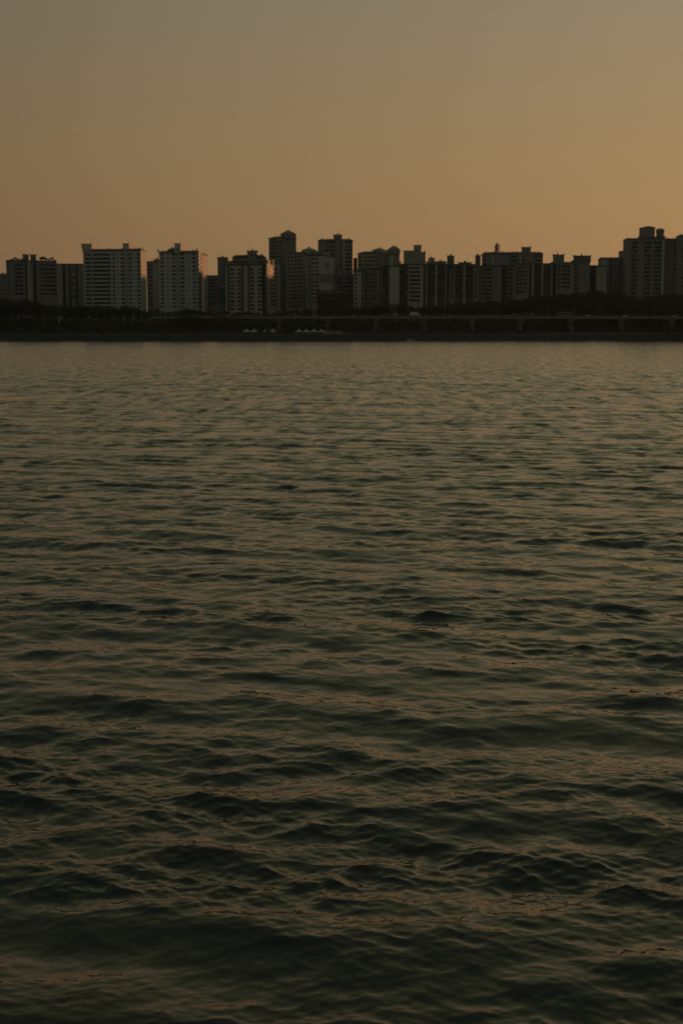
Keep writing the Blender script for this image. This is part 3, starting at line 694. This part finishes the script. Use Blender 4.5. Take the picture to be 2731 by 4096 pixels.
# undergrowth: dense twiggy cover along the bank, uncountable
def shrubs():
    r = np.random.default_rng(5); v = []; f = []
    for i in range(52000):
        if i % 3 == 0: x = r.uniform(-270, 280); y = deckY(x) + r.uniform(8, 44)
        elif i % 3 == 1: x = r.uniform(-270, -40); y = shore(x) + r.uniform(26, 97)
        else: x = r.uniform(-270, 280); y = shore(x) + r.uniform(55, 92)
        h = (1.6 + 1.2*math.sin(x*.35+y*.2)*math.sin(x*.11))
        if i % 3 == 1 and y > shore(x) + 50: h += 2.2*sstep(-40, -90, x)
        if i % 3 == 0: h += 2.0
        c = np.array([x, y, ground(x, y) + r.uniform(0, 1)*max(.3, h)]); s = r.uniform(.3, .75)
        u = r.normal(size=3); u /= np.linalg.norm(u); w = np.cross(u, r.normal(size=3)); w /= np.linalg.norm(w)
        k = len(v); v += [tuple(c+s*u), tuple(c+s*w), tuple(c-s*u), tuple(c-s*w)]; f.append((k, k+1, k+2, k+3))
    me = bpy.data.meshes.new('undergrowth'); me.from_pydata(v, [], f)
    for m in (M_LEAVES[0], M_LEAVES[2], M_LEAVES[3]): me.materials.append(m)
    for p in me.polygons: p.material_index = (p.index // 40) % 3
    tag(obj('undergrowth', me), 'dark scrub covering the far river bank', 'undergrowth', None, 'stuff')
shrubs()

# ------------------------------------------------------------------ elevated road
def deckZ(x): return ZZ(1277, deckY(x))
er = thing('elevated_road', 'long concrete elevated road on round piers above the river park', 'elevated road', (40, deckY(40), 4))
def child(o): o.location = o.location - Vector((40, deckY(40), 4)); o.parent = er; return o
X0, X1 = TX(600)*880, 330
child(obj('girder', ribbon('girder', X0, X1, lambda x: deckY(x)+1.0, lambda x: deckZ(x), 13, 1.1, M_CONCD)))
child(obj('deck', ribbon('deck', X0, X1, lambda x: deckY(x), lambda x: deckZ(x)+1.11, 15, .35, M_ASPH)))
child(obj('fascia', ribbon('fascia', X0, X1, lambda x: deckY(x)-.18, lambda x: deckZ(x)+.45, .17, .95, mat('pale bridge fascia', (.20,.205,.18), .9, .25, .3))))
child(obj('parapet', ribbon('parapet', X0, X1, lambda x: deckY(x)-.05, lambda x: deckZ(x)+1.47, .3, .75, M_CONCD)))
child(obj('parapet', ribbon('parapet', X0, X1, lambda x: deckY(x)+14.6, lambda x: deckZ(x)+1.47, .3, .9, M_CONCD)))
child(obj('handrail', ribbon('handrail', X0, X1, lambda x: deckY(x)+.05, lambda x: deckZ(x)+2.55, .1, .14, M_STEEL)))
post = MB()
for x in np.arange(X0+2, X1, 3.0): post.box(x-.04, x+.04, deckY(x)+.06, deckY(x)+.14, deckZ(x)+2.2, deckZ(x)+2.56)
tag(child(obj('rail_post', post.mesh('rail_post', [M_STEEL]))), kind='stuff')
pier = MB().cyl(0, 0, -14, -1.9, 1.05, 1.0, 14).frustum(-2.4, 2.4, -1.5, 10.0, -.9, 0, 0, 0).frustum(-1.0, 1.0, -1.1, 1.1, -1.9, -.9, -1.3, -.3).cyl(0, 8.5, -14, -.9, 1.05, 1.0, 14).mesh('pier', [M_CONC])
for px in (730, 922, 1115, 1308, 1503, 1697, 1890, 2083, 2288, 2490, 2690):
    x = TX(px)*885; y = deckY(x)+2.2; x = TX(px)*y
    child(obj('pier', pier, None, (x, y, deckZ(x))))
child(obj('abutment', MB().box(X0-3, X0+10, 881, 894, 2, deckZ(X0)+1.0).mesh('abutment', [M_CONCD])))
# approach ramp on the left, falling away along the bank
tag(obj('ramp_road', ribbon('ramp_road', -290, X0+1, lambda x: 872+8*sstep(-200, X0, x), lambda x: 12.4+.5*math.sin(x*.02), 9, .5, M_CONCD)),
    'faint asphalt road running along the planted bank at the left', None, None, 'structure')
# lower riverside road wall on the right
tag(obj('river_wall', ribbon('river_wall', TX(1728)*900, 330, lambda x: deckY(x)-9, lambda x: ZZ(1336, deckY(x)-9), .6, 1.15, mat('lilac grey render', (.075,.075,.085), .9, .3, .15))),
    'long low lilac grey wall below the elevated road at the right', 'wall')
# pale curved apron beside the tents
ap = []; n = 24
v = []
for i in range(n+1):
    px = 1290 + 150*i/n; t_ = i/n; Yb = 848; yt = 1320 + (3 if t_ < .4 else 3+13*sstep(.4, 1, t_)); v += [tuple(P(px, min(1340, yt+13-3*t_), Yb-18)), tuple(P(px, yt, Yb)), tuple(P(px, yt+1.5, Yb+3))]
me = bpy.data.meshes.new('awning'); me.from_pydata(v, [], [(i*3+j, i*3+3+j, i*3+4+j, i*3+1+j) for i in range(n) for j in (0, 1)]); me.materials.append(mat('grey lilac paving', (.13,.125,.145), .9, .25, .4))
tag(obj('plaza', me), 'pale grey curved paved slope right of the white tents', None, None, 'structure')
md = MB().frustum(-14, 14, -4, 4, -3, 0, 9, 3); 

# ------------------------------------------------------------------ tents
def make_tent():
    t = thing('tent', 'x', 'tent')
    b = MB(); k = 0; r0 = 2.15
    prof = [(r0+.05, -.35), (r0, 0), (1.3, .5), (.75, .9), (.35, 1.35), (.05, 1.75)]
    for r_, z in prof: b.v += [(-r_, -r_, z), (r_, -r_, z), (r_, r_, z), (-r_, r_, z)]
    for i in range(len(prof)-1):
        for j in range(4): b.f.append((i*4+j, i*4+(j+1) % 4, i*4+4+(j+1) % 4, i*4+4+j)); b.m.append(0)
    o = obj('canopy', b.mesh('canopy', [M_WHITE]), t, (0, 0, 2.2))
    for sx in (-2.05, 2.05):
        for sy in (-2.05, 2.05): obj('leg', MB().cyl(sx, sy, 0, 2.3, .05, n=6).mesh('leg', [M_STEEL]), t)
    return t
def dup(root):
    r = root.copy(); S.collection.objects.link(r)
    for ch in list(root.children):
        c = ch.copy(); S.collection.objects.link(c); c.parent = r
        for g in ch.children:
            d = g.copy(); S.collection.objects.link(d); d.parent = c
    return r
tent0 = make_tent(); first = True
tpos = [984, 1015, 1061, 1090, 1195, 1224, 1256, 1285]
tl = ['leftmost white peaked tent of the left four on the bank', 'second white peaked tent of the left four on the bank', 'third white peaked tent of the left four on the bank',
      'rightmost white peaked tent of the left four on the bank', 'leftmost white peaked tent of the right four beside the curved slope', 'second white peaked tent of the right four beside the curved slope',
      'third white peaked tent of the right four beside the curved slope', 'rightmost white peaked tent of the right four, touching the curved slope']
for i, px in enumerate(tpos):
    t = tent0 if i == 0 else dup(tent0)
    Y = 812; zt = ZZ(1313.5 + (i % 3)*.6, Y); t.location = (TX(px)*Y, Y, zt-3.95); t.rotation_euler.z = R(random.uniform(-8, 8))
    tag(t, tl[i], 'tent', 'white peaked tents on the river park')

# ------------------------------------------------------------------ vehicles
CARM = {}
def car_meshes(kind, colr):
    m = CARM.setdefault(colr, mat(colr + ' car paint', {'white': (.55,.55,.57), 'silver': (.30,.30,.32), 'black': (.02,.02,.022), 'grey': (.12,.12,.13), 'red': (.2,.02,.015)}[colr], .35, .05, 1))
    if kind == 'car':
        body = [(-2.2,.32),(2.2,.32),(2.25,.72),(1.3,.92),(-1.9,1.0),(-2.25,.8)]
        cab = [(-1.75,.97),(1.05,.93),(.35,1.48),(-1.15,1.5)]; wd, wz, wx = .88, .32, 1.35
    elif kind == 'bus':
        body = [(-5.2,.4),(5.2,.4),(5.3,1.4),(5.25,3.0),(-5.2,3.1),(-5.3,1.2)]; cab = None; wd, wz, wx = 1.2, .48, 3.1
    else:
        body = [(-3.2,.5),(3.1,.5),(3.15,1.3),(2.7,2.3),(1.5,2.35),(1.45,2.9),(-3.2,2.95)]; cab = None; wd, wz, wx = 1.0, .45, 2.1
    b = MB().prism(body, -wd, wd, 0)
    g = MB()
    if cab:
        g.prism(cab, -wd+.12, wd-.12, 0); r = MB().prism([(-1.12,1.505),(.32,1.485),(.28,1.56),(-1.05,1.57)], -wd+.14, wd-.14, 0)
    elif kind == 'bus':
        for i in range(6): g.box(-4.7+i*1.6, -3.3+i*1.6, -wd-.02, -wd-.005, 1.55, 2.5)
        r = MB().box(-4, 3, -.9, .9, 3.12, 3.35)
    else:
        g.box(1.7, 2.6, -wd-.02, -wd-.005, 1.45, 2.1); r = MB().box(-3.1, 1.3, -.98, .98, 2.96, 3.02)
    wh = MB()
    me = bpy.data.meshes.new('wheel'); n = 12
    vv = [(wz*math.cos(6.2832*i/n), y, wz*math.sin(6.2832*i/n)) for y in (-.1, .1) for i in range(n)]
    me.from_pydata(vv, [], [tuple(range(n))[::-1], tuple(range(n, 2*n))] + [(i, (i+1) % n, n+(i+1) % n, n+i) for i in range(n)]); me.materials.append(M_RUBBER)
    return dict(body=b.mesh('body', [m]), win=g.mesh('window', [M_GLASS]), roof=r.mesh('roof', [m]), wheel=me, wp=(wx, wd-.08, wz))
_cm = {}
def vehicle(kind, colr, px, Y, zs, label, group, flip=False):
    k = (kind, colr)
    if k not in _cm: _cm[k] = car_meshes(*k)
    c = _cm[k]
    x = TX(px)*Y
    t = thing({'car': 'parked_car' if False else 'car', 'bus': 'bus', 'truck': 'box_truck'}[kind], label, {'car': 'car', 'bus': 'bus', 'truck': 'truck'}[kind], (x, Y, zs), math.pi if flip else 0, group)
    bo = obj('body', c['body'], t); obj('window', c['win'], t); obj('roof', c['roof'], t)
    wx, wy, wz = c['wp']
    for sx in (-1, 1):
        for sy in (-1, 1): obj('wheel', c['wheel'], t, (sx*wx, sy*wy, wz))
    return t
refs = [(690,'left of the horned slab'),(905,'below the notched tower'),(985,'below the left balcony comb'),(1034,'below the right balcony comb'),(1150,'left below the highest gabled tower'),(1180,'right below the highest gabled tower'),
        (1257,'below the emblem gable'),(1330,'below the middle of the red building'),(1408,'at the right corner of the red building'),(1463,'below the narrow slanting gable'),(1530,'below the thin twin pillars'),(1700,'just right of the white truck'),
        (1757,'below the first brown bays'),(1798,'below the dark lift tower of the brick row'),(1850,'below the flat box roof'),(1928,'below the sunlit stair tower, left one'),(1966,'below the sunlit stair tower, right one'),(2036,'left below the dark recess of the lilac block'),(2062,'right below the dark recess of the lilac block'),
        (2118,'below the stair slit of the brown bay block'),(2348,'below the broad box tower, left one'),(2382,'below the broad box tower, right one'),(2503,'left below the tallest right tower'),(2700,'near the right edge of the picture')]
cc = ['silver','white','white','silver','silver','white','white','grey','white','white','white','silver','silver','white','silver','white','silver','white','silver','grey','white','silver','white','white']
for i, (px, ref) in enumerate(refs):
    Y = deckY(TX(px)*885) + (3.5 if i % 3 else 10.5)
    if px < 740: Y = 877
    zs = deckZ(TX(px)*Y) + 1.47
    if px < 740: zs = 13.2
    vehicle('car', cc[i], px, Y, zs, '%s car on the elevated road %s' % (cc[i], ref), 'cars on the elevated road', i % 3 != 0)
vehicle('truck', 'white', 1661, 883.8, deckZ(0)+1.47, 'white box truck standing tall on the elevated road', None)
vehicle('bus', 'grey', 2262, deckY(TX(2262)*930)+11, deckZ(TX(2262)*930)+1.47, 'long grey bus on the elevated road at the right', None)
vehicle('car', 'grey', 1679, 836, ZZ(1341, 836), 'pale car parked low by the river under the road', None)

# ------------------------------------------------------------------ boat by the bank
Yb = shore(TX(1642)*780) - 4
bt = thing('boat', 'small grey white boat moored against the far bank under the road', 'boat', (TX(1642)*Yb, Yb, 0))
hb = MB().prism([(-2.3,-.2),(1.9,-.2),(2.7,.75),(-2.4,.65)], -.85, .85, 0); obj('hull', hb.mesh('hull', [M_WHITE]), bt)
obj('cabin', MB().prism([(-1.4,.68),(.9,.72),(.5,1.5),(-1.3,1.5)], -.6, .6, 0).mesh('cabin', [M_WHITE]), bt)

# ------------------------------------------------------------------ street lamps and posts
def make_lamp():
    t = thing('street_lamp', 'x', 'street lamp')
    obj('pole', MB().cyl(0, 0, 0, 9, .13, .07, 8).mesh('pole', [M_STEEL]), t)
    obj('arm', MB().tube((0,0,8.9), (1.6,0,9.5), .05, .04, 6).mesh('arm', [M_STEEL]), t)
    obj('lamp_head', MB().frustum(1.4, 2.2, -.14, .14, 9.42, 9.58, .1, .04).mesh('lamp_head', [M_STEEL]), t)
    return t
lp = make_lamp()
lab = [(388,1238,868,'grey street lamp below the wide banded slab, left one'),(531,1240,868,'grey street lamp below the wide banded slab, right one'),(231,1215,868,'grey street lamp above the small white post'),
       (1110,1222,884,'grey street lamp on the road left of the highest gabled tower'),(1990,1215,906,'grey street lamp on the road below the sunlit stair tower'),(2193,1215,912,'grey street lamp on the road right of the brown bays'),
       (1780,1216,884,'grey street lamp on the road below the brown bays'),(2402,1218,930,'grey street lamp on the road below the rooftop mast'),(2620,1216,940,'grey street lamp on the road below the tallest tower')]
for i, (px, yt, Y, l) in enumerate(lab):
    t = lp if i == 0 else dup(lp); t.location = (TX(px)*Y, Y, ZZ(yt, Y) - 9.5); tag(t, l, 'street lamp', 'street lamps along the road'); t.rotation_euler.z = R(180) if i % 2 else 0
wp = thing('marker_post', 'short white marker board on a post among the trees at the left', 'post', (TX(233)*836, 836, ZZ(1296, 836)))
obj('pole', MB().cyl(0, .2, -4, 1.2, .08, n=6).mesh('pole', [M_STEEL]), wp); obj('board', MB().box(-.4, .4, 0, .1, 1.2, 3.4).mesh('board', [M_WHITE]), wp)
rl = thing('signal_light', 'tiny red light glowing among the dark trees at the left', 'signal', (TX(173)*834, 834, ZZ(1270, 834)))
mr_ = bpy.data.materials.new('red lamp'); mr_.use_nodes = True; bb = mr_.node_tree.nodes['Principled BSDF']; bb.inputs['Base Color'].default_value = (.3,.01,.01,1); bb.inputs['Emission Color'].default_value = (1,.03,.02,1); bb.inputs['Emission Strength'].default_value = .10
obj('pole', MB().cyl(0, .3, -6, .9, .07, n=6).mesh('pole', [M_STEEL]), rl); obj('lens', MB().cyl(0, 0, .5, 1.2, .3, n=10).mesh('lens', [mr_]), rl)

# ------------------------------------------------------------------ birds
def bird(px, py, Y, label, roll, sc):
    t = obj('bird', None); p = P(px, py, Y)
    b = MB(); n = 6
    for x0, x1, r0, r1 in ((-.16,-.08,.01,.05),(-.08,.04,.05,.06),(.04,.12,.06,.03),(.12,.19,.035,.01)): b.tube((x0,0,0), (x1,0,0), r0, r1, 7)
    for s in (-1, 1):
        k = len(b.v); b.v += [(.06,0,.03),(-.06,0,.03),(.05,s*.25,.13),(-.06,s*.25,.12),(-.06,s*.52,.06),(.06,0,.01),(-.06,0,.01),(.05,s*.25,.11),(-.06,s*.25,.10)]
        b.f += [(k,k+1,k+3,k+2),(k+2,k+3,k+4),(k+5,k+7,k+8,k+6),(k+7,k+4,k+8)]; b.m += [0]*4
    me = b.mesh('bird', [M_BIRD]); bpy.data.objects.remove(t); t = obj('bird', me, None, tuple(p)); t.rotation_euler = roll; t.scale = (sc,)*3
    tag(t, label, 'bird', None)
bird(1293, 778, 420, 'tiny pale distant bird in the sky above the highest gabled tower', (0, 0, R(70)), .55)
bird(2454, 264, 300, 'tiny dark bird high in the sky near the upper right corner', (R(70), 0, R(20)), .42)

# ------------------------------------------------------------------ thin evening haze over the river
hz = MB().box(-2300, 2300, -450, 2700, -4, 120)
hm = bpy.data.materials.new('evening haze'); hm.use_nodes = True; ht = hm.node_tree
for n in list(ht.nodes):
    if n.type == 'BSDF_PRINCIPLED': ht.nodes.remove(n)
pv = ht.nodes.new('ShaderNodeVolumePrincipled'); pv.inputs['Density'].default_value = 0.000042; pv.inputs['Color'].default_value = (.50, .72, .90, 1)
ht.links.new(pv.outputs[0], [n for n in ht.nodes if n.type == 'OUTPUT_MATERIAL'][0].inputs['Volume'])
tag(obj('haze', hz.mesh('haze', [hm])), 'thin warm evening haze over the river and far bank', None, None, 'stuff')
